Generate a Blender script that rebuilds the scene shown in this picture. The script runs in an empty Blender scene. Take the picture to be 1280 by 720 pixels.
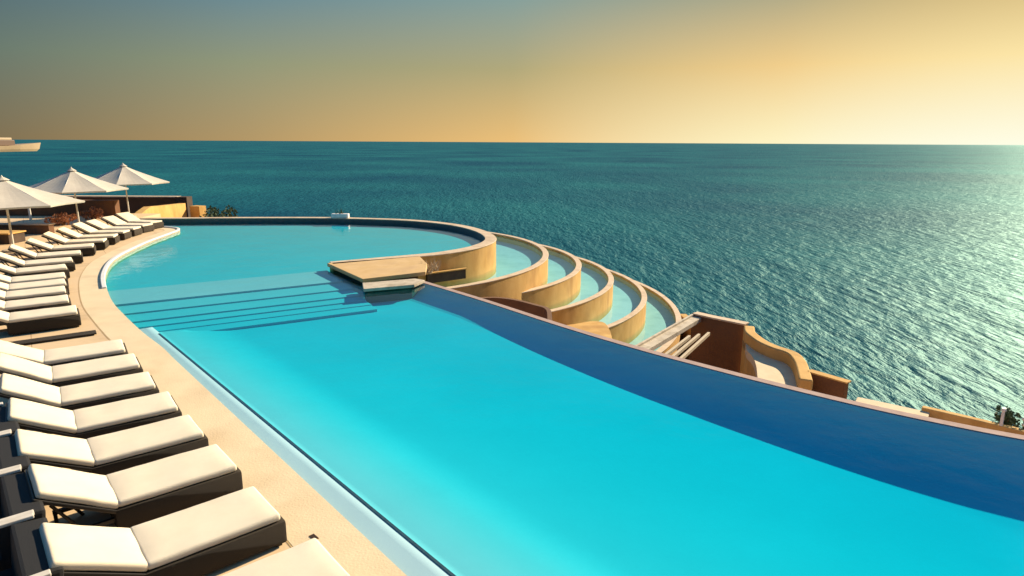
import bpy, bmesh, math, random
from mathutils import Vector, Matrix, geometry, noise
random.seed(7)
R = math.radians
S = bpy.context.scene
C = S.collection

# ------------------------------------------------------------------ camera
H, F = 3.8, 800.0
pitch = math.atan((360 - 177.6) / F); roll = math.atan(7.0 / 1280)
fw = Vector((0, math.cos(pitch), -math.sin(pitch))); rt = Vector((1, 0, 0)); up = rt.cross(fw)
rt2 = rt * math.cos(roll) + up * math.sin(roll); up2 = -rt * math.sin(roll) + up * math.cos(roll)
cam = bpy.data.objects.new('camera', bpy.data.cameras.new('camera')); C.objects.link(cam)
cam.matrix_world = Matrix(((rt2.x, up2.x, -fw.x, 0), (rt2.y, up2.y, -fw.y, 0), (rt2.z, up2.z, -fw.z, H), (0, 0, 0, 1)))
cam.data.sensor_width = 36; cam.data.lens = 36 * F / 1280
cam.data.clip_start = .1; cam.data.clip_end = 120000
S.camera = cam

# ------------------------------------------------------------------ light
SUN_AZ, SUN_EL = 46.0, 27.0
sd = Vector((math.sin(R(SUN_AZ)) * math.cos(R(SUN_EL)), math.cos(R(SUN_AZ)) * math.cos(R(SUN_EL)), math.sin(R(SUN_EL))))
L = bpy.data.lights.new('sun', 'SUN'); L.energy = 5.0; L.angle = R(.9); L.color = (1.0, .83, .60)
lo = bpy.data.objects.new('sun', L); C.objects.link(lo); lo.rotation_euler = sd.to_track_quat('Z', 'Y').to_euler()
lo.location = (30, 30, 40)
S.view_settings.view_transform = 'Standard'; S.view_settings.look = 'None'
S.view_settings.gamma = 1; S.view_settings.use_curve_mapping = False
EXPO = 0.95
S.view_settings.exposure = EXPO


def lin(r, g, b, k=1.0):
    f = lambda c: (c / 255 / 12.92) if c / 255 <= .04045 else ((c / 255 + .055) / 1.055) ** 2.4
    return (f(r) * k, f(g) * k, f(b) * k, 1)


W = bpy.data.worlds.new('World'); S.world = W; W.use_nodes = True
nt = W.node_tree; nt.nodes.clear()
N = lambda t, **k: _node(nt, t, **k)


def _node(tree, t, **k):
    n = tree.nodes.new(t)
    for a, b in k.items():
        setattr(n, a, b)
    return n


def link(a, b):
    nt_ = a.id_data; nt_.links.new(a, b)


tc = N('ShaderNodeTexCoord'); sep = N('ShaderNodeSeparateXYZ'); link(tc.outputs['Generated'], sep.inputs[0])
flat = N('ShaderNodeVectorMath', operation='MULTIPLY'); flat.inputs[1].default_value = (1, 1, 0); link(tc.outputs['Generated'], flat.inputs[0])
nrm = N('ShaderNodeVectorMath', operation='NORMALIZE'); link(flat.outputs[0], nrm.inputs[0])
dot = N('ShaderNodeVectorMath', operation='DOT_PRODUCT'); dot.inputs[1].default_value = (math.sin(R(SUN_AZ)), math.cos(R(SUN_AZ)), 0); link(nrm.outputs[0], dot.inputs[0])
azf = N('ShaderNodeMapRange'); azf.inputs[1].default_value = -1; azf.inputs[2].default_value = 1; link(dot.outputs['Value'], azf.inputs[0])
K = 1 / 2 ** EXPO


def ramp(stops, src, tree=None):
    r = _node(tree or nt, 'ShaderNodeValToRGB'); e = r.color_ramp.elements
    while len(e) > 1:
        e.remove(e[-1])
    e[0].position, e[0].color = stops[0]
    for p, c in stops[1:]:
        x = e.new(p); x.color = c
    link(src, r.inputs[0]); return r


az = lambda c: (c + 1) / 2
ST = [-1, .09, .378, .695, .912, .99]
def rows_(cols): return ramp([(az(a_), lin(*c_, K)) for a_, c_ in zip(ST, cols)], azf.outputs[0])
r0 = rows_([(92, 86, 78), (128, 112, 82), (180, 152, 104), (236, 192, 122), (255, 244, 196), (255, 254, 230)])
r1 = rows_([(70, 88, 92), (104, 121, 110), (146, 152, 122), (178, 169, 124), (241, 206, 140), (253, 230, 168)])
r2 = rows_([(44, 74, 92), (72, 104, 122), (100, 136, 150), (134, 160, 156), (170, 167, 136), (206, 178, 118)])
r3 = rows_([(38, 116, 180), (38, 120, 186), (42, 128, 194), (50, 138, 200), (58, 144, 202), (62, 148, 202)])


def smooth(a, b):
    m = N('ShaderNodeMapRange'); m.inputs[1].default_value = a; m.inputs[2].default_value = b
    link(sep.outputs['Z'], m.inputs[0]); return m.outputs[0]


def mix(f, a, b, tree=None):
    m = _node(tree or nt, 'ShaderNodeMix', data_type='RGBA')
    if isinstance(f, (int, float)):
        m.inputs['Factor'].default_value = f
    else:
        link(f, m.inputs['Factor'])
    for i, v in ((6, a), (7, b)):
        if isinstance(v, tuple):
            m.inputs[i].default_value = v
        else:
            link(v, m.inputs[i])
    return m.outputs[2]


c = mix(smooth(0, .105), r0.outputs[0], r1.outputs[0])
c = mix(smooth(.105, .2), c, r2.outputs[0])
c = mix(smooth(.2, .42), c, r3.outputs[0])
sky = N('ShaderNodeTexSky', sky_type='NISHITA', sun_disc=False)
sky.sun_elevation = R(SUN_EL); sky.sun_rotation = R(SUN_AZ); sky.air_density = 1.0; sky.dust_density = 2.0
bg1 = N('ShaderNodeBackground'); bg1.inputs[1].default_value = 0.07; link(sky.outputs[0], bg1.inputs[0])
bg2 = N('ShaderNodeBackground'); bg2.inputs[1].default_value = 1.0; link(c, bg2.inputs[0])
ms = N('ShaderNodeMixShader'); link(smooth(.65, .95), ms.inputs[0]); link(bg2.outputs[0], ms.inputs[1]); link(bg1.outputs[0], ms.inputs[2])
wo = N('ShaderNodeOutputWorld'); link(ms.outputs[0], wo.inputs[0])


# ------------------------------------------------------------------ materials
def mat(name, col, rough=.8, col2=None, scale=2.0, bump=0.0, bscale=20.0, metal=0.0, spec=.5, stretch=(1, 1, 1), stain=None):
    m = bpy.data.materials.new(name); m.use_nodes = True
    t = m.node_tree; b = t.nodes['Principled BSDF']
    b.inputs['Roughness'].default_value = rough; b.inputs['Metallic'].default_value = metal
    b.inputs['Specular IOR Level'].default_value = spec
    co = _node(t, 'ShaderNodeTexCoord'); mp = _node(t, 'ShaderNodeMapping'); mp.inputs['Scale'].default_value = stretch
    link(co.outputs['Object'], mp.inputs[0])
    c1 = (*col, 1)
    if col2:
        n = _node(t, 'ShaderNodeTexNoise'); n.inputs['Scale'].default_value = scale; n.inputs['Detail'].default_value = 6
        n.inputs['Roughness'].default_value = .62
        link(mp.outputs[0], n.inputs[0])
        rr = ramp([(.35, c1), (.68, (*col2, 1))], n.outputs[0], t); out = rr.outputs[0]
        if stain:
            n2 = _node(t, 'ShaderNodeTexNoise'); n2.inputs['Scale'].default_value = stain[1]; n2.inputs['Detail'].default_value = 3
            link(mp.outputs[0], n2.inputs[0])
            r2_ = ramp([(.5, (0, 0, 0, 1)), (.75, (1, 1, 1, 1))], n2.outputs[0], t)
            mu = _node(t, 'ShaderNodeMath', operation='MULTIPLY'); mu.inputs[1].default_value = stain[2]
            link(r2_.outputs[0], mu.inputs[0])
            out = mix(mu.outputs[0], out, (*stain[0], 1), t)
        link(out, b.inputs['Base Color'])
    else:
        b.inputs['Base Color'].default_value = c1
    if bump:
        n = _node(t, 'ShaderNodeTexNoise'); n.inputs['Scale'].default_value = bscale; n.inputs['Detail'].default_value = 5
        link(mp.outputs[0], n.inputs[0])
        bp = _node(t, 'ShaderNodeBump'); bp.inputs['Strength'].default_value = bump; bp.inputs['Distance'].default_value = .02
        link(n.outputs[0], bp.inputs['Height']); link(bp.outputs[0], b.inputs['Normal'])
    return m


M = {}
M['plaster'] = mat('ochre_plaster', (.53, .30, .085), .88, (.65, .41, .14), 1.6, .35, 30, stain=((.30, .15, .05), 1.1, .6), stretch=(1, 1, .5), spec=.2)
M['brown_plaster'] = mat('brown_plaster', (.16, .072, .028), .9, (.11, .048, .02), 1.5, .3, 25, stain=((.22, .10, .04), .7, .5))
M['rim'] = mat('rim_stone', (.56, .42, .28), .75, (.66, .52, .36), 5, .2, 40, spec=.2, stain=((.36, .25, .15), 1.7, .6))
M['slab'] = mat('slab_stone', (.56, .36, .14), .75, (.64, .43, .20), 3, .2, 30, stain=((.42, .26, .12), 1.6, .5))
M['edge'] = mat('edge_stone', (.36, .26, .22), .9, (.45, .33, .28), 6, .15, 40, spec=.1)
M['white'] = mat('white_trim', (.80, .78, .72), .5, (.7, .68, .62), 8)
M['cushion'] = mat('cushion_fabric', (.80, .70, .53), .95, (.73, .64, .47), 2.2, .35, 260, spec=.15)
M['cushion_back'] = mat('back_cushion_fabric', (.80, .69, .50), .95, (.74, .63, .44), 2.0, .35, 260, spec=.15)
M['canvas'] = mat('canvas', (.58, .52, .42), .9, (.52, .46, .37), 3, .2, 120, spec=.15)
M['pole'] = mat('pole_paint', (.72, .66, .55), .5)
M['wicker'] = mat('dark_wicker', (.026, .016, .005), .8, (.038, .024, .009), 40, .8, 160, stretch=(1, 1, 3))
M['metal'] = mat('dark_metal', (.03, .026, .022), .4, metal=.3)
M['black'] = mat('black_mesh', (.006, .006, .006), .8, (.011, .010, .009), 60, .4, 200)
M['arm'] = mat('pale_wood', (.66, .60, .50), .6, (.56, .5, .4), 6)
M['timber'] = mat('timber', (.52, .42, .28), .8, (.42, .33, .2), 5, .3, 30, stretch=(.4, 4, 4))
M['concrete'] = mat('concrete', (.55, .47, .35), .85, (.42, .35, .25), 4, .4, 25, stain=((.2, .15, .08), 2, .6))
M['dark'] = mat('dark_stone_and_shade', (.05, .03, .02), .9, (.08, .05, .03), 3)  # stone parts, and the shade painted into the spillway recess
M['cliff'] = mat('cliff_rock', (.14, .09, .05), .95, (.24, .16, .09), .35, .8, 1.5)
M['grayfloor'] = mat('gray_floor', (.50, .54, .48), .9, (.60, .62, .55), 2, stain=((.34, .38, .33), 1.3, .5))
M['sandfloor'] = mat('sand_floor', (.60, .46, .28), .9, (.68, .54, .34), 3, .2, 20)
M['leaf'] = mat('leaf', (.05, .09, .03), .7, (.09, .13, .04), 8)
M['leaf_red'] = mat('red_leaf', (.28, .09, .04), .7, (.40, .18, .08), 8)
M['petal'] = mat('petal', (.75, .72, .62), .7)
M['hull'] = mat('hull_paint', (.42, .31, .18), .6, (.36, .26, .15), .05)
M['deckwood'] = mat('boat_band', (.10, .05, .025), .6)
M['floor'] = mat('pool_plaster', (.42, .50, .54), .9, (.455, .535, .575), .5, spec=0.0)
M['floor2'] = mat('terrace_plaster', (.60, .66, .66), .9, (.68, .73, .72), 1.4, spec=0.0, stain=((.40, .50, .50), .9, .5))
M['lining'] = mat('blue_lining', (.06, .26, .34), .8, (.08, .30, .38), 1.0, spec=0.0)
M['tile'] = mat('dark_tile', (.03, .05, .06), .4, (.05, .08, .09), 12)

# deck: sand-coloured paving with thin joints
m = bpy.data.materials.new('deck_paving'); m.use_nodes = True; t = m.node_tree; b = t.nodes['Principled BSDF']
co = _node(t, 'ShaderNodeTexCoord'); mp = _node(t, 'ShaderNodeMapping'); mp.inputs['Rotation'].default_value = (0, 0, R(-37)); mp.inputs['Location'].default_value = (.3, .35, 0)
link(co.outputs['Object'], mp.inputs[0])
br = _node(t, 'ShaderNodeTexBrick'); br.offset = 0; br.inputs['Scale'].default_value = 1
br.inputs['Brick Width'].default_value = 2.2; br.inputs['Row Height'].default_value = 2.2; br.inputs['Mortar Size'].default_value = .008; br.inputs['Mortar Smooth'].default_value = .3
br.inputs['Color1'].default_value = (.66, .475, .27, 1); br.inputs['Color2'].default_value = (.69, .50, .285, 1); br.inputs['Mortar'].default_value = (.36, .23, .12, 1)
link(mp.outputs[0], br.inputs[0])
n = _node(t, 'ShaderNodeTexNoise'); n.inputs['Scale'].default_value = .9; n.inputs['Detail'].default_value = 8; n.inputs['Roughness'].default_value = .65; link(co.outputs['Object'], n.inputs[0])
rr = ramp([(.3, (.80, .78, .74, 1)), (.5, (1, 1, 1, 1)), (.75, (1.0, 1.0, 1.0, 1))], n.outputs[0], t)
mm = _node(t, 'ShaderNodeMix', data_type='RGBA', blend_type='MULTIPLY'); mm.inputs['Factor'].default_value = 1
link(br.outputs[0], mm.inputs[6]); link(rr.outputs[0], mm.inputs[7]); link(mm.outputs[2], b.inputs['Base Color'])
b.inputs['Roughness'].default_value = .75
n2 = _node(t, 'ShaderNodeTexNoise'); n2.inputs['Scale'].default_value = 45; n2.inputs['Detail'].default_value = 4; link(co.outputs['Object'], n2.inputs[0])
bp = _node(t, 'ShaderNodeBump'); bp.inputs['Strength'].default_value = .12; bp.inputs['Distance'].default_value = .006
link(n2.outputs[0], bp.inputs['Height']); link(bp.outputs[0], b.inputs['Normal'])
M['deck'] = m
M['coping'] = mat('coping_stone', (.70, .55, .33), .7, (.76, .61, .38), 1.5, .2, 40, stain=((.5, .34, .18), 1.1, .4))


def water_mat(name, absorb, dens, wave=.05, wscale=1.2):
    m = bpy.data.materials.new(name); m.use_nodes = True; t = m.node_tree; t.nodes.clear()
    co = _node(t, 'ShaderNodeTexCoord')
    n = _node(t, 'ShaderNodeTexNoise'); n.inputs['Scale'].default_value = wscale; n.inputs['Detail'].default_value = 3; link(co.outputs['Object'], n.inputs[0])
    n3 = _node(t, 'ShaderNodeTexNoise'); n3.inputs['Scale'].default_value = wscale * 7; n3.inputs['Detail'].default_value = 2; link(co.outputs['Object'], n3.inputs[0])
    ad = _node(t, 'ShaderNodeMath', operation='MULTIPLY_ADD'); ad.inputs[1].default_value = .12; link(n3.outputs[0], ad.inputs[0]); link(n.outputs[0], ad.inputs[2])
    bp = _node(t, 'ShaderNodeBump'); bp.inputs['Strength'].default_value = wave; bp.inputs['Distance'].default_value = .1; link(ad.outputs[0], bp.inputs['Height'])
    lw_ = _node(t, 'ShaderNodeLayerWeight'); lw_.inputs[0].default_value = .5; link(bp.outputs[0], lw_.inputs['Normal'])
    p5 = _node(t, 'ShaderNodeMath', operation='POWER'); p5.inputs[1].default_value = 5; link(lw_.outputs['Facing'], p5.inputs[0])
    fr = _node(t, 'ShaderNodeMath', operation='MULTIPLY_ADD'); fr.inputs[1].default_value = .9; fr.inputs[2].default_value = .02; link(p5.outputs[0], fr.inputs[0])
    tr = _node(t, 'ShaderNodeBsdfTransparent')
    gl = _node(t, 'ShaderNodeBsdfGlossy'); gl.inputs['Roughness'].default_value = .03; link(bp.outputs[0], gl.inputs['Normal'])
    mx = _node(t, 'ShaderNodeMixShader'); link(fr.outputs[0], mx.inputs[0]); link(tr.outputs[0], mx.inputs[1]); link(gl.outputs[0], mx.inputs[2])
    ab = _node(t, 'ShaderNodeVolumeAbsorption'); ab.inputs[0].default_value = (*absorb, 1); ab.inputs[1].default_value = dens
    o = _node(t, 'ShaderNodeOutputMaterial'); link(mx.outputs[0], o.inputs[0]); link(ab.outputs[0], o.inputs['Volume'])
    return m


M['water'] = water_mat('pool_water', (0, .962, .996), 2.8, .09, 1.6)
M['water2'] = water_mat('terrace_water', (.40, .93, .98), .85)

# sea
m = bpy.data.materials.new('sea_water'); m.use_nodes = True; t = m.node_tree; b = t.nodes['Principled BSDF']
co = _node(t, 'ShaderNodeTexCoord')
mp = _node(t, 'ShaderNodeMapping'); mp.inputs['Rotation'].default_value = (0, 0, R(-10)); mp.inputs['Scale'].default_value = (1.3, .42, 1)
link(co.outputs['Object'], mp.inputs[0])
na = _node(t, 'ShaderNodeTexNoise'); na.inputs['Scale'].default_value = 1.0; na.inputs['Detail'].default_value = 5; na.inputs['Roughness'].default_value = .55; na.inputs['Distortion'].default_value = .15; link(mp.outputs[0], na.inputs[0])
nb = _node(t, 'ShaderNodeTexNoise'); nb.inputs['Scale'].default_value = .22; nb.inputs['Detail'].default_value = 3; link(mp.outputs[0], nb.inputs[0])
ad = _node(t, 'ShaderNodeMath', operation='MULTIPLY_ADD'); ad.inputs[1].default_value = 1.6; link(nb.outputs[0], ad.inputs[0]); link(na.outputs[0], ad.inputs[2])
bp = _node(t, 'ShaderNodeBump'); bp.inputs['Strength'].default_value = 1.0; bp.inputs['Distance'].default_value = .44; link(ad.outputs[0], bp.inputs['Height']); nc = _node(t, 'ShaderNodeTexNoise'); nc.inputs['Scale'].default_value = .012; nc.inputs['Detail'].default_value = 4; link(co.outputs['Object'], nc.inputs[0])
rs = ramp([(.33, (0.0, .050, .088, 1)), (.72, (.010, .125, .138, 1))], nc.outputs[0], t)
t.nodes.remove(b); df = _node(t, 'ShaderNodeBsdfDiffuse'); link(rs.outputs[0], df.inputs[0]); link(bp.outputs[0], df.inputs['Normal'])
gs = _node(t, 'ShaderNodeBsdfGlossy'); gs.inputs['Color'].default_value = (.62, .92, .84, 1); gs.inputs['Roughness'].default_value = .42; link(bp.outputs[0], gs.inputs['Normal'])
lw2 = _node(t, 'ShaderNodeLayerWeight'); lw2.inputs[0].default_value = .5; link(bp.outputs[0], lw2.inputs['Normal'])
pw = _node(t, 'ShaderNodeMath', operation='POWER'); pw.inputs[1].default_value = 3.2; link(lw2.outputs['Facing'], pw.inputs[0])
ma = _node(t, 'ShaderNodeMath', operation='MULTIPLY_ADD'); ma.inputs[1].default_value = .088; ma.inputs[2].default_value = .006; link(pw.outputs[0], ma.inputs[0])
mxs = _node(t, 'ShaderNodeMixShader'); link(ma.outputs[0], mxs.inputs[0]); link(df.outputs[0], mxs.inputs[1]); link(gs.outputs[0], mxs.inputs[2])
link(mxs.outputs[0], t.nodes['Material Output'].inputs[0])
M['sea'] = m


# ------------------------------------------------------------------ mesh helpers
class MB:
    def __init__(s):
        s.bm = bmesh.new()

    def box(s, x0, x1, y0, y1, z0, z1, mtx=None, bev=0.0, seg=2):
        r = bmesh.ops.create_cube(s.bm, size=1)
        vs = r['verts']
        T = Matrix.Translation(((x0 + x1) / 2, (y0 + y1) / 2, (z0 + z1) / 2)) @ Matrix.Diagonal((x1 - x0, y1 - y0, z1 - z0, 1))
        bmesh.ops.transform(s.bm, matrix=T, verts=vs)
        if bev:
            es = list({e for v in vs for e in v.link_edges})
            rb = bmesh.ops.bevel(s.bm, geom=es, offset=bev, segments=seg, affect='EDGES', profile=.6)
            vs = list({v for f in rb['faces'] for v in f.verts} | {v for v in vs if v.is_valid})
        if mtx is not None:
            bmesh.ops.transform(s.bm, matrix=mtx, verts=vs)
        return vs

    def tube(s, a, b_, r0, r1=None, seg=12):
        a = Vector(a); b_ = Vector(b_); d = b_ - a
        r = bmesh.ops.create_cone(s.bm, cap_ends=True, segments=seg, radius1=r0, radius2=r0 if r1 is None else r1, depth=d.length)
        T = Matrix.Translation((a + b_) / 2) @ d.to_track_quat('Z', 'Y').to_matrix().to_4x4()
        bmesh.ops.transform(s.bm, matrix=T, verts=r['verts'])
        return r['verts']

    def prism(s, poly, z0, z1):
        """closed prism over a plan polygon; z0/z1 numbers or functions of (x,y)"""
        f0 = z0 if callable(z0) else (lambda x, y: z0); f1 = z1 if callable(z1) else (lambda x, y: z1)
        tr = geometry.tessellate_polygon([[Vector((p[0], p[1], 0)) for p in poly]])
        lo_ = [s.bm.verts.new((x, y, f0(x, y))) for x, y in poly]; hi = [s.bm.verts.new((x, y, f1(x, y))) for x, y in poly]
        for a, b_, c_ in tr:
            for vs in ((hi[a], hi[b_], hi[c_]), (lo_[c_], lo_[b_], lo_[a])):
                try: s.bm.faces.new(vs)
                except ValueError: pass
        n_ = len(poly)
        for i in range(n_):
            j = (i + 1) % n_
            s.bm.faces.new((lo_[i], lo_[j], hi[j], hi[i]))

    def wall(s, pts, th, z0, z1, side=-1, cap=None):
        """wall along plan polyline pts; thickness th laid on the left (+1) or right (-1) side, top heights z1 number or list"""
        n_ = len(pts); off = offset(pts, th * side)
        z1l = z1 if isinstance(z1, (list, tuple)) else [z1] * n_
        v = []
        for i in range(n_):
            (x, y), (u, w_) = pts[i], off[i]
            v.append([s.bm.verts.new(q) for q in ((x, y, z0), (x, y, z1l[i]), (u, w_, z1l[i]), (u, w_, z0))])
        for i in range(n_ - 1):
            a, b_ = v[i], v[i + 1]
            for k in range(4):
                l = (k + 1) % 4
                s.bm.faces.new((a[k], b_[k], b_[l], a[l]))
        s.bm.faces.new(v[0]); s.bm.faces.new(v[-1][::-1])

    def build(s, name, m_, parent=None, smooth_=False, bev=0.0):
        bmesh.ops.recalc_face_normals(s.bm, faces=s.bm.faces)
        me = bpy.data.meshes.new(name); s.bm.to_mesh(me); s.bm.free()
        me.materials.append(m_)
        if smooth_:
            for p in me.polygons: p.use_smooth = True
            try: me.set_sharp_from_angle(angle=R(40))
            except Exception: pass
        o = bpy.data.objects.new(name, me); C.objects.link(o)
        if parent: o.parent = parent
        if bev:
            md = o.modifiers.new('bevel', 'BEVEL'); md.width = bev; md.segments = 2; md.limit_method = 'ANGLE'; md.angle_limit = R(50)
        return o


def offset(pts, d):
    out = []
    for i, p in enumerate(pts):
        a = Vector(pts[max(0, i - 1)]); b_ = Vector(pts[min(len(pts) - 1, i + 1)])
        t_ = (b_ - a).normalized(); out.append((p[0] - t_.y * d, p[1] + t_.x * d))
    return out


def spline(pts, n_=8):
    P = [Vector(p) for p in pts]; P = [P[0] * 2 - P[1]] + P + [P[-1] * 2 - P[-2]]; out = []
    for i in range(1, len(P) - 2):
        for k in range(n_):
            u = k / n_; a, b_, c_, d_ = P[i - 1:i + 3]
            out.append(tuple(.5 * ((2 * b_) + (c_ - a) * u + (2 * a - 5 * b_ + 4 * c_ - d_) * u * u + (3 * b_ - a - 3 * c_ + d_) * u ** 3)))
    out.append(tuple(P[-2])); return out


def tag(o, label=None, cat=None, group=None, kind=None):
    if label: o['label'] = label
    if cat: o['category'] = cat
    if group: o['group'] = group
    if kind: o['kind'] = kind
    return o


def empty(name, loc=(0, 0, 0), rz=0.0):
    o = bpy.data.objects.new(name, None); C.objects.link(o); o.location = loc; o.rotation_euler = (0, 0, rz)
    o.empty_display_size = .2
    return o


def copy_tree(o, parent=None):
    c_ = o.copy(); C.objects.link(c_); c_.parent = parent
    for ch in [x for x in bpy.data.objects if x.parent == o]:
        copy_tree(ch, c_)
    return c_


# ------------------------------------------------------------------ setting: sea, terrain, deck, pool basin
SEA_Z = -11.0
bm = MB()
xs = [-60000, -9000, -2000, -400, 0, 400, 2000, 9000, 60000]
bm.box(-60000, 60000, -500, 60000, SEA_Z - .5, SEA_Z)
tag(bm.build('sea', M['sea']), kind='structure')

LEFT = spline([(-6.05, 10.87), (-6.58, 11.49), (-7.49, 12.45), (-8.63, 13.75), (-9.7, 15.05), (-11.05, 16.98), (-11.96, 18.48), (-12.81, 20.2), (-13.37, 21.97), (-13.9, 24.34), (-14.2, 26.4), (-14.42, 27.6), (-15.0, 28.3), (-16.4, 28.75), (-17.8, 29.0), (-18.7, 29.5)], 6)
LEFT = [(6.9, -4.02), (-0.85, 4.93)] + LEFT
deck_poly = LEFT + [(-18.7, 34), (-46, 34), (-46, -14), (6.9, -14)]
bm = MB(); bm.prism(deck_poly, -1.2, 0.0)
tag(bm.build('pool_deck', M['deck']), kind='structure')
# coping: a band of lighter stone along the water, 6 mm proud of the paving
cop = LEFT[:-14]
bm = MB(); inn = offset(cop, -.62)
bm.wall(cop, .60, -.3, .006, side=1)
pc = tag(bm.build('pool_coping', M['coping']), kind='structure')
bm = MB(); bm.wall(offset(cop, .605), .014, -.01, .0035, side=1); bm.build('joint', M['slab'], pc)
bm = MB(); bm.wall(LEFT[30:-14], .11, -.1, .05, side=1)
tag(bm.build('white_curb', M['white'], bev=.015), 'slim white curb along the curved left rim of the pool', 'curb')

FAR = spline([(-18.6, 31.0), (-15.76, 31.25), (-13.42, 31.5), (-9.53, 31.69), (-7.0, 31.4), (-4.66, 30.75), (-2.58, 29.25), (-1.2, 27.1), (-.63, 24.7), (-1.1, 22.75), (-2.16, 21.35), (-3.0, 20.75), (-4.3, 20.0), (-5.5, 19.3)], 8)
INF = spline([(-2.75, 17.75), (-0.8, 15.47), (1.03, 13.19), (2.44, 11.6), (3.6, 10.45), (4.58, 9.55), (5.44, 8.83), (6.26, 8.25), (6.9, 7.87), (8.2, 7.2), (10.2, 6.3), (13.0, 5.2)], 8)

# floor of the basin as one shaped sheet under the water
WZ = -.05
S_D = Vector((.86, .51)); S_M = Vector((.51, -.86))


def floor_z(x, y):
    n_ = x * .7437 + y * .6685; m_ = x * .51 - y * .86
    if m_ < -17.2:                                   # round far basin
        d = .15
        return WZ - d
    deep = .31 + max(0, (15 - y)) * .036
    deep = min(deep, .72)
    if m_ > -15.15:
        if n_ <= 3.057: return WZ - .025
        k = max(0, min(1, (n_ - 3.22) / 1.3)); k = k * k * (3 - 2 * k) * .5 + k * .5; k2 = max(0, min(1, (n_ - 4.0) / 5.0))
        deep = .13 + .15 * k + max(0, deep - .28) * k2
    return WZ - deep


water_poly = offset(LEFT[:-1], .03)[:] + [(-18.6, 30.9)] + [tuple(p) for p in offset(FAR, -.1)] + [(-5.2, 19.0), (-4.2, 17.6)] + [tuple(p) for p in offset(INF, .06)] + [(13, -4.02)]


floor_poly = [tuple(p) for p in offset(LEFT[:-1], .3)] + water_poly[len(LEFT) - 1:]


def inside(p, poly):
    x, y = p; r_ = False; j = len(poly) - 1
    for i in range(len(poly)):
        xi, yi = poly[i]; xj, yj = poly[j]
        if (yi > y) != (yj > y) and x < (xj - xi) * (y - yi) / (yj - yi) + xi: r_ = not r_
        j = i
    return r_


bm = bmesh.new(); U = Vector((.6685, -.7437)); V = Vector((.7437, .6685)); g = .14
NV = [3.056 - .14 * k for k in range(30, 0, -1)] + [3.056, 3.07] + [3.07 + .14 * k for k in range(1, 150)]
vc = {}
def gv(i, j):
    if (i, j) not in vc:
        # row lines follow the straight left side so that the ledge breaks cleanly at its slot
        nn = NV[j]
        p = U * (i * g) + V * nn
        vc[(i, j)] = bm.verts.new((p.x, p.y, floor_z(p.x, p.y)))
    return vc[(i, j)]
for i in range(-330, 130):
    for j in range(0, len(NV) - 1):
        p = U * ((i + .5) * g) + V * ((NV[j] + NV[j + 1]) / 2)
        if -5 < p.y < 32.5 and -20 < p.x < 13.2 and inside(p, floor_poly):
            bm.faces.new((gv(i, j), gv(i + 1, j), gv(i + 1, j + 1), gv(i, j + 1)))
# grow outline a little under walls and deck
me = bpy.data.meshes.new('pool_floor')
for e in [e for e in bm.edges if e.is_boundary]:
    pass
r_ = bmesh.ops.extrude_edge_only(bm, edges=[e for e in bm.edges if e.is_boundary])
for v in [v for v in r_['geom'] if isinstance(v, bmesh.types.BMVert)]:
    v.co.z -= .5
bm.to_mesh(me); bm.free(); me.materials.append(M['floor'])
for p in me.polygons: p.use_smooth = True
pf = bpy.data.objects.new('pool_floor', me); C.objects.link(pf); tag(pf, kind='structure')
# rounded foot between floor and the long wall
bm = bmesh.new(); rows = []
for k in range(9):
    d_ = .75 * k / 8; ln = offset(INF, -d_ if k else .03)
    rows.append([bm.verts.new((x, y, (WZ - .03) if k == 0 else WZ - (WZ - floor_z(x, y)) * (1 - .90 * (1 - d_ / .75) ** 2) - (.012 if k == 8 else -.004))) for x, y in ln])
for a, b_ in zip(rows, rows[1:]):
    for i in range(len(a) - 1): bm.faces.new((a[i], b_[i], b_[i + 1], a[i + 1]))
bmesh.ops.recalc_face_normals(bm, faces=bm.faces)
me = bpy.data.meshes.new('pool_cove'); bm.to_mesh(me); bm.free(); me.materials.append(M['floor'])
for p in me.polygons: p.use_smooth = True
o = bpy.data.objects.new('pool_cove', me); C.objects.link(o); tag(o, kind='structure')
# water body
bm = MB(); bm.prism(water_poly, -1.6, WZ)
tag(bm.build('pool_water', M['water']), kind='structure')

# underwater stairs across the pool: each tread a child
st = empty('pool_stairs', (-6.5, 15.5, 0)); tag(st, 'wide flight of submerged steps crossing the pool under clear water', 'stairs')
lev = [(-19.7, -17.93, -.115), (-17.93, -17.05, -.165), (-17.05, -16.33, -.20), (-16.33, -15.88, -.235), (-15.88, -15.46, -.265), (-15.46, -15.02, -.285)]
for k, (a, b_, z) in enumerate(lev):
    bm = MB()
    l0, l1 = (-14.5, 6.2) if k == 0 else (-14.5, 5.05)
    t0, t1 = 2.0, 5.1
    pts = []
    for mm_, tt in ((a, -2.5), (a, 5.0), (b_, 5.0), (b_, -2.5)):
        p = S_M * mm_ + S_D * tt
        pts.append((p.x + 6.5, p.y - 15.5))
    bm.prism(pts, -1.0, z)
    bm.build('tread', M['floor'], st, bev=.008)

# dark overflow slot between the shallow ledge and the pool
bm = MB(); sl = [(-7.23, 12.61), (-.47, 5.09), (7.7, -4.0)]
bm.wall(sl, .032, WZ - .06, WZ - .018, side=-1)
tag(bm.build('overflow_slot', M['tile']), 'thin dark overflow slot running between pale ledge and deep pool', 'drain slot')

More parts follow.
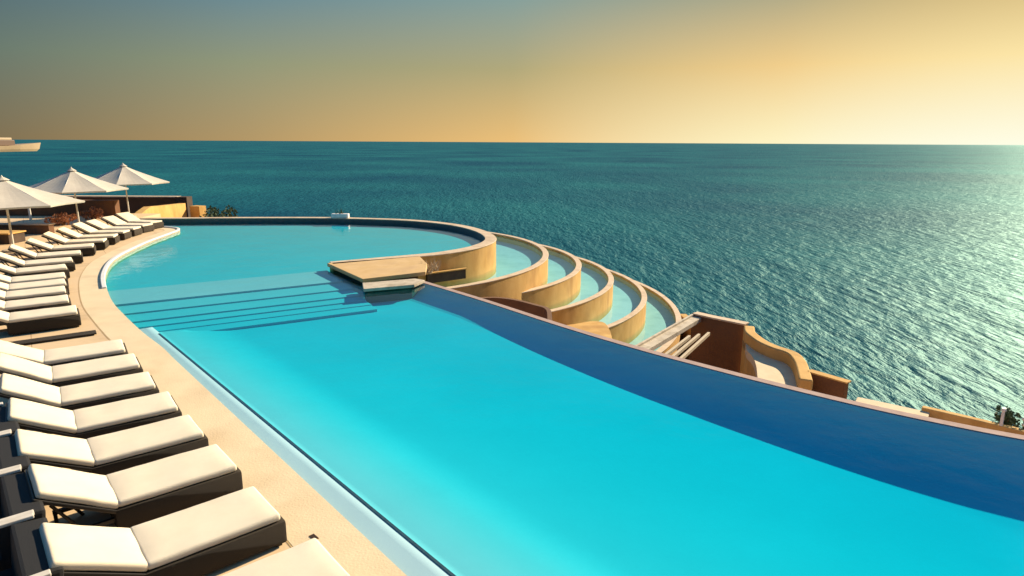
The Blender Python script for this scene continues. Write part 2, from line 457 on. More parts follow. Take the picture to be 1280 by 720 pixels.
# walls of the pool
bm = MB(); bm.wall(INF, .16, -9.0, WZ + .012, side=1)
iw = tag(bm.build('infinity_edge_wall', M['edge'], smooth_=True), 'long pinkish infinity edge curving along the right side of the big pool', 'pool wall')
bm = MB(); bm.wall(offset(INF, -.025), .023, -1.4, WZ - .004, side=1); bm.build('tiled_lining', M['floor'], iw, smooth_=True)
w1 = empty('round_pool_wall', (-6, 25, 0)); tag(w1, 'thick sandstone wall curving round the far end of the pool', 'pool wall')
loc = lambda pts, o=(-6, 25): [(x - o[0], y - o[1]) for x, y in pts]
bm = MB(); bm.wall(loc(FAR), .40, -7, .09, side=-1); bm.build('wall', M['plaster'], w1, smooth_=True)
bm = MB(); bm.wall(loc(offset(FAR, .02)), .45, .09, .13, side=-1); bm.build('rim', M['rim'], w1, smooth_=True, bev=.012)
bm = MB(); bm.wall(loc(offset(FAR[:-14], -.402)), .015, -1.4, .088, side=1); bm.build('tiled_lining', M['tile'], w1, smooth_=True)
# spillway recess: a flat dark box on the outer face stands in for its shade
q = Vector((-1.62, 22.0)); 
sp = empty('spillway_opening', (-2.25, 21.17, -.62), math.atan2(21.55 - 20.5, -1.9 + 3.3))
tag(sp, 'dark rectangular spillway opening low in the round sandstone wall', 'spillway')
bm = MB(); bm.box(-.75, .75, -.10, .0, -.16, .16); bm.build('opening', M['dark'], sp)
bm = MB(); bm.box(-.8, .8, -.13, .0, .16, .20); bm.build('lintel', M['plaster'], sp, bev=.01)

# stone platform at the tip of the round wall
pl = empty('stone_platform', (-4, 18.8, 0)); tag(pl, 'flat tan stone platform jutting over the water between the two pools', 'platform')
plp = [(-5.71, 19.42), (-4.09, 17.11), (-2.5, 18.16), (-2.62, 19.4), (-3.05, 20.75)]
bm = MB(); bm.prism(loc(plp, (-4, 18.8)), .02, .13); bm.build('top_slab', M['slab'], pl, bev=.012)
bm = MB(); bm.prism(loc([(-5.3, 19.35), (-4.0, 17.5), (-2.75, 18.3), (-3.2, 20.3)], (-4, 18.8)), -1.2, .02); bm.build('pier', M['dark'], pl)
lp = empty('lower_stone_ledge', (-3.3, 16.9, 0)); tag(lp, 'low stone ledge just above water in front of the tan platform', 'ledge')
bm = MB(); bm.prism(loc([(-4.06, 16.95), (-2.72, 17.55), (-2.42, 17.35), (-2.62, 16.75), (-3.86, 16.2)], (-3.3, 16.9)), -.02, .06); bm.build('top_slab', M['concrete'], lp, bev=.012)
bm = MB(); bm.prism(loc([(-4.0, 16.9), (-2.8, 17.45), (-2.52, 17.3), (-2.7, 16.82), (-3.8, 16.32)], (-3.3, 16.9)), -1.2, -.02); bm.build('pier', M['dark'], lp)

# terrace pools stepping down to the sea
TER = [((-7.14, 27.08), 8.67, -.8, -62, 100), ((-5.43, 29.07), 8.57, -1.55, -66, 98), ((-4.60, 30.01), 9.34, -2.3, -51, 96), ((-4.16, 30.4), 10.5, -3.05, -43, 94), ((-6.52, 30.48), 14.36, -3.8, -33, 70)]
desc = ['highest crescent terrace pool directly below the round pool wall', 'second crescent terrace pool from the top of the cascade', 'third crescent terrace pool in the middle of the cascade', 'fourth crescent terrace pool near the foot of the cascade', 'lowest and widest crescent terrace pool with pale cloudy water']
for k, ((cx, cy), Rr, z, a0, a1) in enumerate(TER):
    tp = empty('terrace_pool', (cx, cy, z)); tag(tp, desc[k], 'terrace pool', 'terrace pools of the cascade')
    arc = [(Rr * math.cos(R(a)), Rr * math.sin(R(a))) for a in [a0 + (a1 - a0) * i / 72 for i in range(73)]]
    bm = MB(); bm.wall(arc, .21, -6.0 if k < 4 else -5.0, -.04, side=1); bm.build('wall', M['plaster'], tp, smooth_=True)
    rim = offset(arc, -.02)
    bm = MB(); bm.wall(rim, .25, -.04, 0.0, side=1); bm.build('rim', M['rim'], tp, smooth_=True, bev=.01)
    disc = [((Rr - .15) * math.cos(R(a)), (Rr - .15) * math.sin(R(a))) for a in [a0 - 4 + (a1 - a0 + 8) * i / 60 for i in range(61)]]
    disc += [(Rr * .45 * math.cos(R(a1)), Rr * .45 * math.sin(R(a1))), (Rr * .45 * math.cos(R(a0)), Rr * .45 * math.sin(R(a0)))]
    bm = MB(); bm.prism(disc, -.62, -.36); bm.build('floor', M['floor2'] if k < 4 else M['grayfloor'], tp)
    bm = MB(); bm.prism(disc, -.55, -.08); bm.build('water', M['water2'], tp)

# low curved walls between the infinity edge and the terraces
bm = MB(); bm.wall(spline([(-1.7, 19.4), (-1.11, 19.66), (-.51, 19.78), (.13, 19.48), (.73, 18.88), (1.12, 18.31), (1.12, 17.0)], 6), .13, -6, -1.0, side=-1)
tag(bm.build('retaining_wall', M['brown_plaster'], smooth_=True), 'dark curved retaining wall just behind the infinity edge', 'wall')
bm = MB(); bm.prism(spline([(1.5, 22.6), (1.9, 23.2), (2.5, 23.55), (3.1, 23.9), (3.55, 23.7), (3.62, 22.6)], 6) + [(3.5, 21.0), (1.8, 21.0)], -7, -2.95)
tag(bm.build('retaining_wall', M['plaster'], smooth_=True), 'sunlit yellow block beside the near end of the fourth terrace pool', 'wall block')

# footbridge slab and timber beams over the pit
def beam(a, b_, z, w_, h_, m_, name, parent=None):
    a = Vector((a[0], a[1], z)); b_ = Vector((b_[0], b_[1], z)); d = b_ - a
    bm = MB(); T = Matrix.Translation((a + b_) / 2) @ Matrix.Rotation(math.atan2(d.y, d.x), 4, 'Z')
    bm.box(-d.length / 2, d.length / 2, -w_ / 2, w_ / 2, -h_, 0, T)
    return bm.build(name, m_, parent, bev=.01)


fb = empty('footbridge', (6.2, 25.5, -3.7)); tag(fb, 'pale concrete footbridge crossing beside the lowest terrace pool', 'footbridge')
def lb(p): return (p[0] - 6.2, p[1] - 25.5)
beam(lb((3.6, 18.7)), lb((7.0, 23.35)), 1.1, .36, .16, M['concrete'], 'deck', fb)
beam(lb((3.42, 18.8)), lb((6.85, 23.45)), 1.18, .08, .1, M['concrete'], 'kerb', fb)
for k in range(3):
    a_, b_ = (((4.3, 18.4), (6.17, 21.29)), ((4.55, 18.3), (6.56, 21.49)), ((4.75, 18.1), (6.96, 21.69)))[k]
    o = beam(a_, b_, -2.7, .09, .12, M['timber'], 'timber_beam')
    tag(o, ('first of three weathered timber beams over the dark pit, next to the footbridge', 'middle one of three weathered timber beams over the dark pit', 'last of three weathered timber beams, the one nearest the tall brown wall')[k], 'beam', 'timber beams over the pit')
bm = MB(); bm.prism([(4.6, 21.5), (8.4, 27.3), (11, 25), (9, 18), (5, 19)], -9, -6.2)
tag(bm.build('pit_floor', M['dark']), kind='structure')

bm = MB(); bm.wall(spline([(7.0, 23.6), (7.5, 24.6), (7.75, 26.0), (7.7, 28.4)], 5), .3, -7, -3.85, side=-1)
tag(bm.build('connecting_wall', M['plaster'], smooth_=True), 'curved ochre wall joining the lowest terrace to the tall brown wall', 'wall')
# tall brown wall, bowl-shaped balcony, small brown wall, ledges
tw = empty('tall_brown_wall', (7.6, 22.7, -2.5)); tag(tw, 'tall brown wall with a sunlit end standing behind the infinity edge', 'wall')
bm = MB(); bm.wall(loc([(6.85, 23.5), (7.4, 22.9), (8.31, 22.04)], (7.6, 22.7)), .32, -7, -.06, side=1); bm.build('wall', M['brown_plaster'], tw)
bm = MB(); bm.wall(loc([(6.85, 23.5), (7.4, 22.9), (8.33, 22.02)], (7.6, 22.7)), .36, -.06, 0, side=1); bm.build('cap', M['rim'], tw, bev=.01)
by = empty('curved_balcony', (8.6, 19.5, -2.5)); tag(by, 'ochre bowl shaped balcony with a wavy parapet above the sea', 'balcony')
bp_ = spline([(8.25, 21.9), (8.03, 21.2), (8.0, 20.6), (8.05, 19.95), (8.25, 19.35), (8.5, 18.9), (8.45, 18.3), (8.25, 17.6), (7.9, 16.6)], 6)
bm = MB(); bm.wall(loc(bp_, (8.6, 19.5)), .36, -5, 0, side=1); bm.build('parapet', M['plaster'], by, smooth_=True, bev=.05)
fl = spline([(8.16, 21.4), (7.78, 20.2), (7.72, 19.5), (7.5, 18.6), (7.1, 17.4)], 5)
bm = MB(); bm.prism(loc(bp_[3:] + fl[::-1], (8.6, 19.5)), -.62, -.36); bm.build('floor', M['sandfloor'], by)
bm = MB(); bm.prism(loc(offset(bp_, .1)[3:] + fl[::-1], (8.6, 19.5)), -5, -.62); bm.build('base', M['plaster'], by)
sw = empty('small_brown_wall', (8.8, 16.6, -2.5)); tag(sw, 'short brown wall block between the ochre balcony and the pale ledge', 'wall')
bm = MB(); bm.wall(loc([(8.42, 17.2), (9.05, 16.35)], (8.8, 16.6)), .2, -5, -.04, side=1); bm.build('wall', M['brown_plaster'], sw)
bm = MB(); bm.wall(loc([(8.4, 17.22), (9.08, 16.33)], (8.8, 16.6)), .25, -.04, 0, side=1); bm.build('cap', M['plaster'], sw)
bm = MB(); bm.wall(spline([(8.85, 15.35), (9.4, 14.95), (10.1, 14.4)], 5), .5, -8, -2.5, side=-1)
tag(bm.build('pale_ledge', M['sandfloor'], bev=.02), 'pale sandy ledge just outside the infinity edge', 'ledge')
bm = MB(); bm.wall(spline([(9.95, 14.5), (10.7, 13.85), (11.5, 13.1), (12.6, 12.0), (14, 10.6), (16, 8.6)], 5), .18, -8, -2.42, side=1)
tag(bm.build('ochre_parapet', M['plaster'], bev=.02), 'narrow ochre parapet outside the infinity edge at the right', 'wall')

# terrain under everything, falling to the sea
bm = bmesh.new()
pts_in = [(-60, 56), (-34, 52), (-24, 49), (-14, 46), (-2, 46), (5, 42), (8.8, 36), (9.6, 30), (10.2, 25), (10.2, 21), (11, 17), (13, 13.5), (18, 8), (26, 2), (40, -6)]
pts_in = spline(pts_in, 5)
rows = []
for k, (dd, zz) in enumerate([(-9, -6.5), (-3, -6.0), (-.5, -6.2), (.6, -7.5), (1.6, -8.9), (3.2, -10.2), (5.5, -11.6), (9, -13)]):
    off = offset(pts_in, dd)
    jj = .0 if k == 0 else .28
    rows.append([bm.verts.new((x + random.uniform(-jj, jj), y + random.uniform(-jj, jj), zz + random.uniform(-jj, jj))) for x, y in off])
for a, b_ in zip(rows, rows[1:]):
    for i in range(len(a) - 1): bm.faces.new((a[i], a[i + 1], b_[i + 1], b_[i]))
me = bpy.data.meshes.new('cliff'); bmesh.ops.recalc_face_normals(bm, faces=bm.faces); bm.to_mesh(me); bm.free(); me.materials.append(M['cliff'])
o = bpy.data.objects.new('cliff', me); C.objects.link(o); tag(o, kind='structure')
bm = MB(); bm.prism([(-80, 54), (-60, 54), (-24, 46), (-3, 43), (5, 36), (6, 20), (12, 10), (36, -8), (36, -16), (-80, -16)], -9, -6.4)
tag(bm.build('ground', M['cliff']), kind='structure')

# ------------------------------------------------------------------ sun loungers
ZT = .34


def soften(bm, seed):
    bmesh.ops.subdivide_edges(bm.bm, edges=[e for e in bm.bm.edges if e.calc_length() > .3], cuts=11, use_grid_fill=True)
    xs_ = [v.co.x for v in bm.bm.verts]; x0, x1 = min(xs_), max(xs_)
    for v in bm.bm.verts:
        n_ = noise.noise(Vector((v.co.x * 3.1 + seed, v.co.y * 3.7, seed * 1.7))) + .5 * noise.noise(Vector((v.co.x * 9 + seed, v.co.y * 8, 3.0)))
        e_ = min(v.co.x - x0, x1 - v.co.x, .35 - abs(v.co.y)); v.co.z += .007 * n_ + .012 * min(1, max(0, e_) / .12) - .006


def make_lounger(ang_deg=29, seed=1.0):
    r = empty('sun_lounger')
    # parts of local frame: +x towards the foot, hinge at x=-.57
    bm = MB(); bm.box(-.60, .615, -.375, .375, .03, .262, bev=.03); bm.build('frame', M['wicker'], r, smooth_=True)
    for sx in (-.5, .54):
        for sy in (-.31, .31):
            bm = MB(); bm.box(sx - .03, sx + .03, sy - .03, sy + .03, 0, .06); bm.build('leg', M['metal'], r)
    bm = MB(); bm.box(-.565, .575, -.35, .35, .268, ZT, bev=.03, seg=3); soften(bm, seed)
    bm.build('seat_cushion', M['cushion'], r, smooth_=True)
    ang = R(ang_deg); T = Matrix.Translation((-.575, 0, .245)) @ Matrix.Rotation(ang, 4, 'Y')
    bm = MB(); bm.box(-.72, .0, -.35, .35, .015, .09, None, bev=.03, seg=3); soften(bm, seed + 5); bmesh.ops.transform(bm.bm, matrix=T, verts=bm.bm.verts); c_ = bm.build('back_cushion', M['cushion_back'], r, smooth_=True)
    bm = MB(); bm.box(-.73, .0, -.365, .365, -.03, .008, T, bev=.01); bm.build('back_frame', M['metal'], r)
    for sy in (-.27, .27):
        bm = MB(); bm.tube((-1.08, sy, .47), (-.80, sy, 0), .016); bm.build('support', M['metal'], r)
        bm = MB(); bm.box(-1.05, -.6, sy - .02, sy + .02, .10, .14); bm.build('rail', M['metal'], r)
        bm = MB(); bm.tube((-1.03, sy, .12), (-1.03, sy, 0), .018); bm.build('leg', M['metal'], r)
    return r


foots = [((-1.3, 4.58), 41, 'cream sun lounger cut off by the bottom edge of the photo, nearest the camera'),
 ((-2.19, 5.46), 41, 'complete cream sun lounger nearest the camera with tall dark side'),
 ((-3.0, 6.40), 41, 'cream sun lounger directly behind the nearest complete one'),
 ((-3.74, 7.2), 40, 'third complete cream sun lounger up from the bottom of the photo'),
 ((-4.45, 7.97), 37, 'fourth complete cream sun lounger up from the bottom of the photo'),
 ((-5.18, 8.76), 36, 'fifth complete cream sun lounger up from the bottom of the photo'),
 ((-5.9, 9.62), 36, 'sixth complete cream sun lounger, second before the empty gap in the row'),
 ((-6.57, 10.37), 35, 'last cream sun lounger of the near block, beside the empty gap'),
 ((-8.99, 12.79), 36, 'first cream sun lounger beyond the empty gap in the row'),
 ((-9.81, 13.74), 36, 'second cream sun lounger beyond the empty gap in the row'),
 ((-10.50, 14.66), 37, 'third cream sun lounger beyond the gap, facing the first pool step'),
 ((-11.05, 15.48), 38, 'fourth cream sun lounger beyond the gap, packed close to its neighbours'),
 ((-11.61, 16.28), 37, 'fifth cream sun lounger beyond the gap, beside the umbrella reflections'),
 ((-12.38, 17.47), 38, 'sixth cream sun lounger beyond the gap, where the rim bends most'),
 ((-12.96, 18.57), 37, 'seventh cream sun lounger beyond the gap, below the nearest umbrella'),
 ((-13.54, 19.81), 34, 'eighth cream sun lounger beyond the gap, head beside the nearest umbrella pole'),
 ((-14.05, 21.20), 30, 'ninth cream sun lounger beyond the gap, just behind the nearest umbrella pole'),
 ((-14.43, 22.38), 23, 'sixth cream sun lounger counted from the far end of the row'),
 ((-14.75, 23.5), 20, 'fifth cream sun lounger counted from the far end of the row'),
 ((-15.05, 24.6), 12, 'fourth cream sun lounger from the far end, facing the middle umbrella'),
 ((-15.24, 25.6), 6, 'third cream sun lounger counted from the far end of the row'),
 ((-15.43, 26.6), -4, 'second cream sun lounger counted from the far end of the row'),
 ((-15.68, 27.65), -12, 'farthest cream sun lounger at the end of the row by the rim')]
protos = [make_lounger(29, 1.0), make_lounger(27.5, 7.3), make_lounger(30.5, 13.9)]
for i, ((fx, fy), a, lab) in enumerate(foots):
    o = protos[i] if i < 3 else copy_tree(protos[(i * 2 + i // 3) % 3])
    ar = R(a + random.uniform(-.6, .6)); cx, cy = .575, -.35
    o.location = (fx - (cx * math.cos(ar) - cy * math.sin(ar)), fy - (cx * math.sin(ar) + cy * math.cos(ar)), 0)
    o.rotation_euler = (0, 0, ar)
    tag(o, lab, 'sun lounger', 'cream sun loungers along the pool')

# bare low base in the gap
bb = empty('lounger_base', (-9.0, 11.9, 0), R(36)); tag(bb, 'low dark lounger base without cushion lying in the gap of the row', 'lounger base')
bm = MB(); bm.box(-1.2, .78, -.17, .10, .02, .05, bev=.01); bm.build('frame', M['wicker'], bb)
for sx in (-1.1, .7):
    bm = MB(); bm.box(sx - .04, sx + .04, -.12, .05, 0, .02); bm.build('leg', M['metal'], bb)


# second row: black armchairs with their backs to the loungers
def make_chair():
    r = empty('armchair')
    bm = MB(); bm.box(-.80, -.2, -.44, .44, .10, .24, bev=.02); bm.build('seat_frame', M['black'], r)
    bm = MB(); bm.box(-.84, -.40, -.42, .42, .24, .34, bev=.035, seg=3); bm.build('seat_cushion', M['cushion'], r, smooth_=True)
    T = Matrix.Translation((-.30, 0, .15)) @ Matrix.Rotation(R(6), 4, 'Y')
    bm = MB(); bm.box(0, .26, -.47, .47, 0, .47, T, bev=.03); bm.build('backrest', M['black'], r)
    for sy in (-.51, .51):
        bm = MB(); bm.box(-.36, -.08, sy - .036, sy + .036, .60, .63, bev=.008); bm.build('armrest', M['arm'], r)
        bm = MB(); bm.box(-.34, -.10, sy - .025, sy + .025, .06, .60); bm.build('arm_panel', M['black'], r)
    for sx in (-.75, -.02):
        for sy in (-.4, .4):
            bm = MB(); bm.box(sx - .025, sx + .025, sy - .025, sy + .025, 0, .16); bm.build('leg', M['metal'], r)
    return r


cp = make_chair()
base = Vector((-3.75, 4.66)); stp = Vector((-.71, .80))
for i, lab in enumerate(['black armchair with pale armrests at the bottom left corner', 'black armchair behind the head of the nearest complete lounger', 'black armchair at the left edge, third up from the bottom', 'black armchair at the left edge, farthest from the camera']):
    o = cp if i == 0 else copy_tree(cp); p = base + stp * i
    o.location = (p.x, p.y, 0); o.rotation_euler = (0, 0, R(42))
    tag(o, lab, 'armchair', 'black armchairs behind the loungers')


# ------------------------------------------------------------------ umbrellas
def make_umbrella():
    r = empty('patio_umbrella'); Rr = 2.1; ze, za = 1.68, 2.5
    bm = MB(); bm.tube((0, 0, .05), (0, 0, 2.58), .035, .03, 14); bm.build('pole', M['pole'], r, smooth_=True)
    bm = MB(); bm.tube((0, 0, 0), (0, 0, .07), .32, .30, 20); bm.build('base', M['concrete'], r)
    hx = [Vector((Rr * math.cos(R(45 * k)), Rr * math.sin(R(45 * k)), ze)) for k in range(8)]
    bm = bmesh.new(); nseg = 8; layers = []
    for (dz) in (0, -.012):
        rows_ = []
        for i in range(nseg + 1):
            u = i / nseg; row = []
            for k in range(8):
                for s_ in range(6):
                    w_ = s_ / 6; p = hx[k].lerp(hx[(k + 1) % 8], w_) * u
                    sag = -.05 * math.sin(math.pi * w_) * u + .0 ; inward = 1 - .05 * math.sin(math.pi * w_) * u
                    z = za + (ze - za) * (u ** .94) - .03 * math.sin(math.pi * u) + sag * math.sin(math.pi * min(u, .98)) * .8
                    row.append(bm.verts.new((p.x * inward, p.y * inward, z + dz)))
            rows_.append(row)
        layers.append(rows_)
    for li, rows_ in enumerate(layers):
        for i in range(nseg):
            for k in range(48):
                l = (k + 1) % 48
                if i == 0: fs = (rows_[1][k], rows_[1][l], rows_[0][0])
                else: fs = (rows_[i][k], rows_[i + 1][k], rows_[i + 1][l], rows_[i][l])
                try: bm.faces.new(fs)
                except ValueError: pass
    for k in range(48):
        l = (k + 1) % 48
        bm.faces.new((layers[0][nseg][k], layers[0][nseg][l], layers[1][nseg][l], layers[1][nseg][k]))
    bmesh.ops.recalc_face_normals(bm, faces=bm.faces)
    me = bpy.data.meshes.new('canopy'); bm.to_mesh(me); bm.free(); me.materials.append(M['canvas'])
    o = bpy.data.objects.new('canopy', me); C.objects.link(o); o.parent = r
    bm = MB()
    for k in range(8):
        a, b_ = hx[k], hx[(k + 1) % 8]
        mid = a.lerp(b_, .5) * .95; pts_ = [a, a.lerp(b_, .25) * .965, mid, a.lerp(b_, .75) * .965, b_]
        for p, q_ in zip(pts_, pts_[1:]):
            vs = [bm.bm.verts.new(v) for v in ((p.x, p.y, ze - .01), (q_.x, q_.y, ze - .01), (q_.x * .99, q_.y * .99, ze - .06), (p.x * .99, p.y * .99, ze - .06))]
            bm.bm.faces.new(vs)
    bm.build('valance', M['canvas'], r)
    for k in range(8):
        h_ = hx[k]
        bm = MB(); bm.tube((0, 0, za - .06), (h_.x * .98, h_.y * .98, ze - .03), .012, seg=6); rb = bm.build('rib', M['pole'], r)
        bm = MB(); bm.tube((0, 0, za - .62), (h_.x * .52, h_.y * .52, za - .06 + (ze - .03 - za + .06) * .53), .010, seg=6); bm.build('strut', M['pole'], rb)
    bm = MB(); bm.tube((0, 0, za - .05), (0, 0, za + .05), .20, .05, 12); bm.build('cap', M['canvas'], r)
    bm = MB(); bm.tube((0, 0, za + .04), (0, 0, za + .11), .03, .012, 10); bm.build('finial', M['pole'], r)
    return r


up_ = make_umbrella()
for i, (x, y, s_, rz, lab) in enumerate([(-17.35, 22.0, 1.1, 23, 'large cream umbrella nearest the camera, cut off by the left edge'), (-18.95, 27.9, .98, 22, 'middle one of the three cream umbrellas'), (-19.4, 32.4, .95, 20, 'smallest and farthest of the three cream umbrellas')]):
    o = up_ if i == 0 else copy_tree(up_)
    o.location = (x, y, 0); o.rotation_euler = (0, 0, R(rz)); o.scale = (s_, s_, (1.0, 1.02, 1.03)[i])
    tag(o, lab, 'umbrella', 'cream umbrellas behind the loungers')


# ------------------------------------------------------------------ left background
def shrub(name, x, y, z, rx, rh, m_, lab, n_=500, leaf=.05, petals=None, cat='shrub'):
    r = empty(name, (x, y, z)); tag(r, lab, cat)
    bm = MB()
    for k in range(9):
        a = random.uniform(0, 6.28); bm.tube((0, 0, 0), (math.cos(a) * rx * .6, math.sin(a) * rx * .6, rh * random.uniform(.5, .85)), .02, .006, 6)
    bm.build('stem', M['cliff'], r)
    bm = bmesh.new()
    cl = [(Vector((random.uniform(-.75, .75) * rx, random.uniform(-.75, .75) * rx, random.uniform(.2, .8) * rh)), random.uniform(.22, .42)) for _ in range(14)]
    for _ in range(n_):
        c0, rr_ = random.choice(cl)
        d = Vector((random.gauss(0, 1), random.gauss(0, 1), random.gauss(0, 1))).normalized() * rr_ * random.uniform(.5, 1) ** .5
        p = c0 + Vector((d.x * rx, d.y * rx, d.z * rh)); p.z = max(.02, p.z)
        u = Vector((random.gauss(0, 1), random.gauss(0, 1), random.gauss(0, 1))).normalized(); v = u.orthogonal().normalized(); s_ = leaf * random.uniform(.6, 1.4)
        bm.faces.new([bm.verts.new(p + u * s_), bm.verts.new(p + v * s_ * .5), bm.verts.new(p - u * s_), bm.verts.new(p - v * s_ * .5)])
    me = bpy.data.meshes.new('foliage'); bm.to_mesh(me); bm.free(); me.materials.append(m_)
    o = bpy.data.objects.new('foliage', me); C.objects.link(o); o.parent = r
    if petals:
        bm = MB()
        for _ in range(petals):
            c0, rr_ = random.choice(cl); p = c0 + Vector((random.uniform(-.3, .3) * rx, random.uniform(-.3, .3) * rx, rh * rr_ * .9))
            rr2 = bmesh.ops.create_icosphere(bm.bm, subdivisions=1, radius=leaf * .9, matrix=Matrix.Translation(p))
        bm.build('blossom', M['petal'], r)
    return r


bw = empty('long_brown_wall', (-28, 46, 0)); tag(bw, 'long low brown wall behind the umbrellas with a pale top', 'wall')
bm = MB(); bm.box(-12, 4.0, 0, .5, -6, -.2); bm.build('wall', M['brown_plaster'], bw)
bm = MB(); bm.box(-12.1, 4.05, -.06, .56, -.2, -.12); bm.build('cap', M['rim'], bw)
bm = MB(); bm.box(4.0, 4.8, -.2, .6, -6, -.14); bm.build('end_pier', M['dark'], bw)
bm = MB(); bm.box(-12, -1.2, -3.0, -2.4, -6, -.70); bm.build('stepped_wall', M['brown_plaster'], bw)
bm = MB(); bm.wall(spline([(-20.75, 35.2), (-21.5, 37.5), (-22.0, 40), (-22.4, 44)], 6), .4, -6, [-.5 + .40 * min(1, i / 9) - .3 * max(0, (i - 9) / 9) for i in range(19)], side=1)
tag(bm.build('curved_ochre_wall', M['plaster'], smooth_=True), 'bright ochre curved wall rising behind the far left rim of the pool', 'wall')
bm = MB(); bm.prism([(-22.3, 44.3), (-21.5, 44.0), (-21.3, 44.6), (-22.1, 44.9)], -6, -.62)
tag(bm.build('ochre_pillar', M['plaster'], bev=.02), 'short bright ochre pillar at the right end of the long brown wall', 'pillar')
shrub('green_shrub', -18.6, 40.5, -2.2, 1.3, 1.7, M['leaf'], 'dark green shrub behind the far left rim of the pool', 1500, .10)
shrub('red_shrub', -20.6, 31.3, 0, .42, .55, M['leaf_red'], 'rusty red shrub behind the loungers between two umbrellas', 700, .05)
shrub('red_hedge', -20.4, 29.0, 0, .55, .6, M['leaf_red'], 'dark reddish hedge beside the middle umbrella pole', 900, .05)
lw = empty('low_garden_wall', (-22, 26.1, 0)); tag(lw, 'low dark garden wall with a pale coping behind the nearest umbrella', 'wall')
bm = MB(); bm.box(-8, 3.0, 0, .3, 0, .38); bm.build('wall', M['brown_plaster'], lw)
bm = MB(); bm.box(-8, 3.05, -.05, .35, .38, .43); bm.build('coping', M['rim'], lw, bev=.01)
bm = MB(); bm.box(-8, 1.8, 6.5, 6.9, 0, .80); 
o = bm.build('back_wall', M['brown_plaster'], lw)
pb = empty('planter_box', (-19.2, 23.9, 0)); tag(pb, 'dark planter box with tan rim at the left edge beside the umbrella pole', 'planter')
bm = MB(); bm.box(-3, .55, -.4, .4, 0, .36); bm.build('box', M['dark'], pb)
bm = MB(); bm.box(-3.05, .6, -.45, .45, .36, .41); bm.build('rim', M['plaster'], pb, bev=.01)
o = empty('pale_post', (-23.3, 30.9, 0)); tag(o, 'slim pale post seen under the canopy of the nearest umbrella', 'post')
bm = MB(); bm.tube((0, 0, 0), (0, 0, .75), .06, .05); bm.build('shaft', M['pole'], o); bm = MB(); bm.tube((0, 0, .75), (0, 0, .82), .09, .07); bm.build('cap', M['pole'], o)

# white planter on the far rim
wp = empty('white_planter', (-8.45, 31.42, .132)); tag(wp, 'small white planter with spiky plants standing on the far pool rim', 'planter')
bm = MB(); bm.box(-.42, .42, -.16, .16, 0, .20, bev=.03); bm.box(-.3, .3, -.10, .1, -.17, 0); bm.build('pot', M['white'], wp)
bm = MB()
for k in range(22):
    a = random.uniform(0, 6.28); x0 = random.choice((-.22, .0, .12)); l_ = random.uniform(.15, .36)
    bm.tube((x0, 0, .14), (x0 + math.cos(a) * .12, math.sin(a) * .08, .14 + l_), .014, .003, 5)
bm.build('plant', M['leaf'], wp)
# grasses at the root of the stone platform
for k, (x, y) in enumerate([(-2.62, 19.55), (-2.45, 19.95)]):
    r = empty('grass_tuft', (x, y, -.2)); tag(r, ('dry grass tuft hanging at the right end of the stone platform', 'second dry grass tuft, farther back beside the round wall')[k], 'grass tuft', 'dry grass tufts')
    bm = MB()
    for j in range(40):
        a = random.uniform(0, 6.28); bm.tube((random.uniform(-.12, .12), random.uniform(-.1, .1), 0), (math.cos(a) * .22, math.sin(a) * .2, random.uniform(.1, .42)), .012, .003, 4)
    bm.build('blades', M['timber'], r)

# right edge: post and shrubs beyond the parapet
bm = MB(); bm.prism([(10.6, 14.2), (11.5, 13.25), (12.6, 12.15), (14, 10.75), (14.6, 11.4), (12.9, 13.1), (11.4, 14.7)], -8, -2.9)
tag(bm.build('planting_bed', M['cliff']), kind='structure')
o = empty('white_post', (11.13, 13.50, -2.42)); tag(o, 'thin white post standing on the ochre parapet near the right edge', 'post')
bm = MB(); bm.tube((0, 0, -.0), (0, 0, .36), .035, .03); bm.build('shaft', M['white'], o); bm = MB(); bm.tube((0, 0, .36), (0, 0, .42), .05, .04); bm.build('cap', M['white'], o)
shrub('dark_shrub', 11.42, 13.74, -2.9, .20, .82, M['leaf'], 'dark green shrub directly right of the thin white post', 900, .045)
shrub('flowering_shrub', 11.72, 13.36, -2.9, .22, .66, M['leaf'], 'shrub with white blossoms at the right edge of the photo', 600, .05, petals=22)

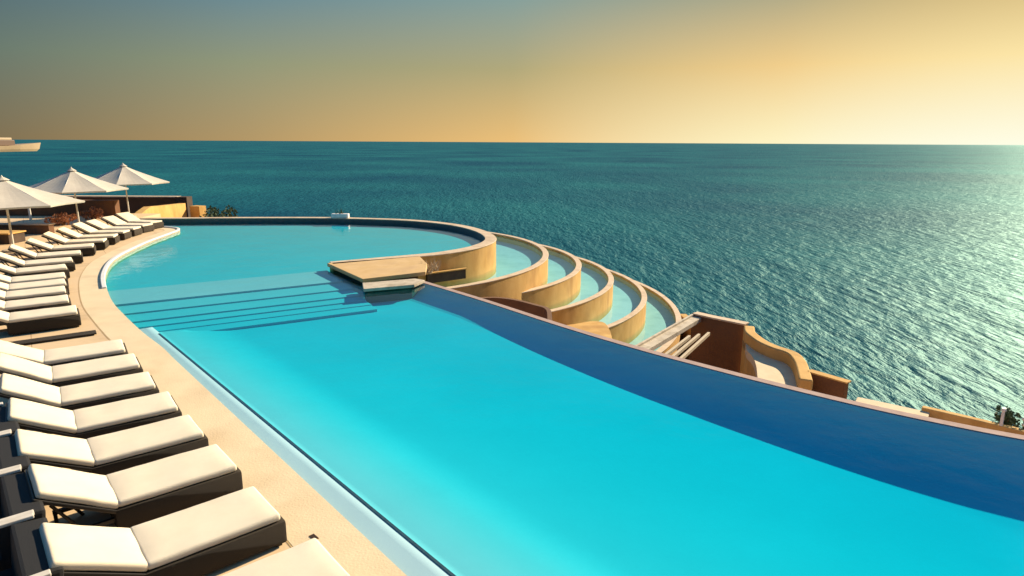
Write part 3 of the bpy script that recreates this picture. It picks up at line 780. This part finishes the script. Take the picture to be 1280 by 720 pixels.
dr = empty('deck_drain', (-1.93, 5.58, .004), R(-45)); dr.scale = (.75, .75, 1); tag(dr, 'tiny rusty drain cover on the deck by the foot of the nearest complete lounger', 'drain cover')
bm = MB(); bm.box(-.07, .07, -.035, .035, 0, .008, bev=.003); bm.build('frame', M['brown_plaster'], dr)
for k in range(5):
    bm = MB(); bm.box(-.055 + k * .024, -.045 + k * .024, -.028, .028, .008, .012); bm.build('bar', M['metal'], dr)

# ------------------------------------------------------------------ yacht
yt = empty('motor_yacht', (-622, 800, SEA_Z), R(90)); yt.scale = (1.25, 1.2, 1.15); tag(yt, 'large cream motor yacht far out on the sea at the left edge', 'yacht')
bm = bmesh.new(); secs = []
for i in range(17):
    u = i / 16; x = -62 + 108 * u
    hw = 8 * min(1, (1 - u) * 3.2 + .02) ** .7; zt = 6.2 + 3.2 * max(0, u - .55) / .45 * 1.0; xo = 4.5 * max(0, (u - .7) / .3)
    secs.append([bm.verts.new(q_) for q_ in ((x + xo, -hw, zt), (x + xo * .3, -hw * .85, 2.5), (x - xo, -hw * .6, -1), (x - xo, hw * .6, -1), (x + xo * .3, hw * .85, 2.5), (x + xo, hw, zt))])
for a, b_ in zip(secs, secs[1:]):
    for k in range(6): bm.faces.new((a[k], b_[k], b_[(k + 1) % 6], a[(k + 1) % 6]))
bm.faces.new(secs[0]); bm.faces.new(secs[-1][::-1]); bmesh.ops.recalc_face_normals(bm, faces=bm.faces)
me = bpy.data.meshes.new('hull'); bm.to_mesh(me); bm.free(); me.materials.append(M['hull']); o = bpy.data.objects.new('hull', me); C.objects.link(o); o.parent = yt
bm = MB(); bm.box(-42, 8, -6, 6, 6.3, 12.2, bev=.6); bm.build('cabin', M['deckwood'], yt)
bm = MB(); bm.box(-44, 4, -6.4, 6.4, 12.2, 14.6, bev=.5); bm.build('upper_deck', M['hull'], yt)
bm = MB(); bm.box(-10, 38, -3.5, 3.5, 6.3, 7.6, bev=.3); bm.build('foredeck_band', M['deckwood'], yt)
bm = MB(); bm.tube((-20, 0, 14), (-22, 0, 21), .4, .2); bm.build('mast', M['hull'], yt)
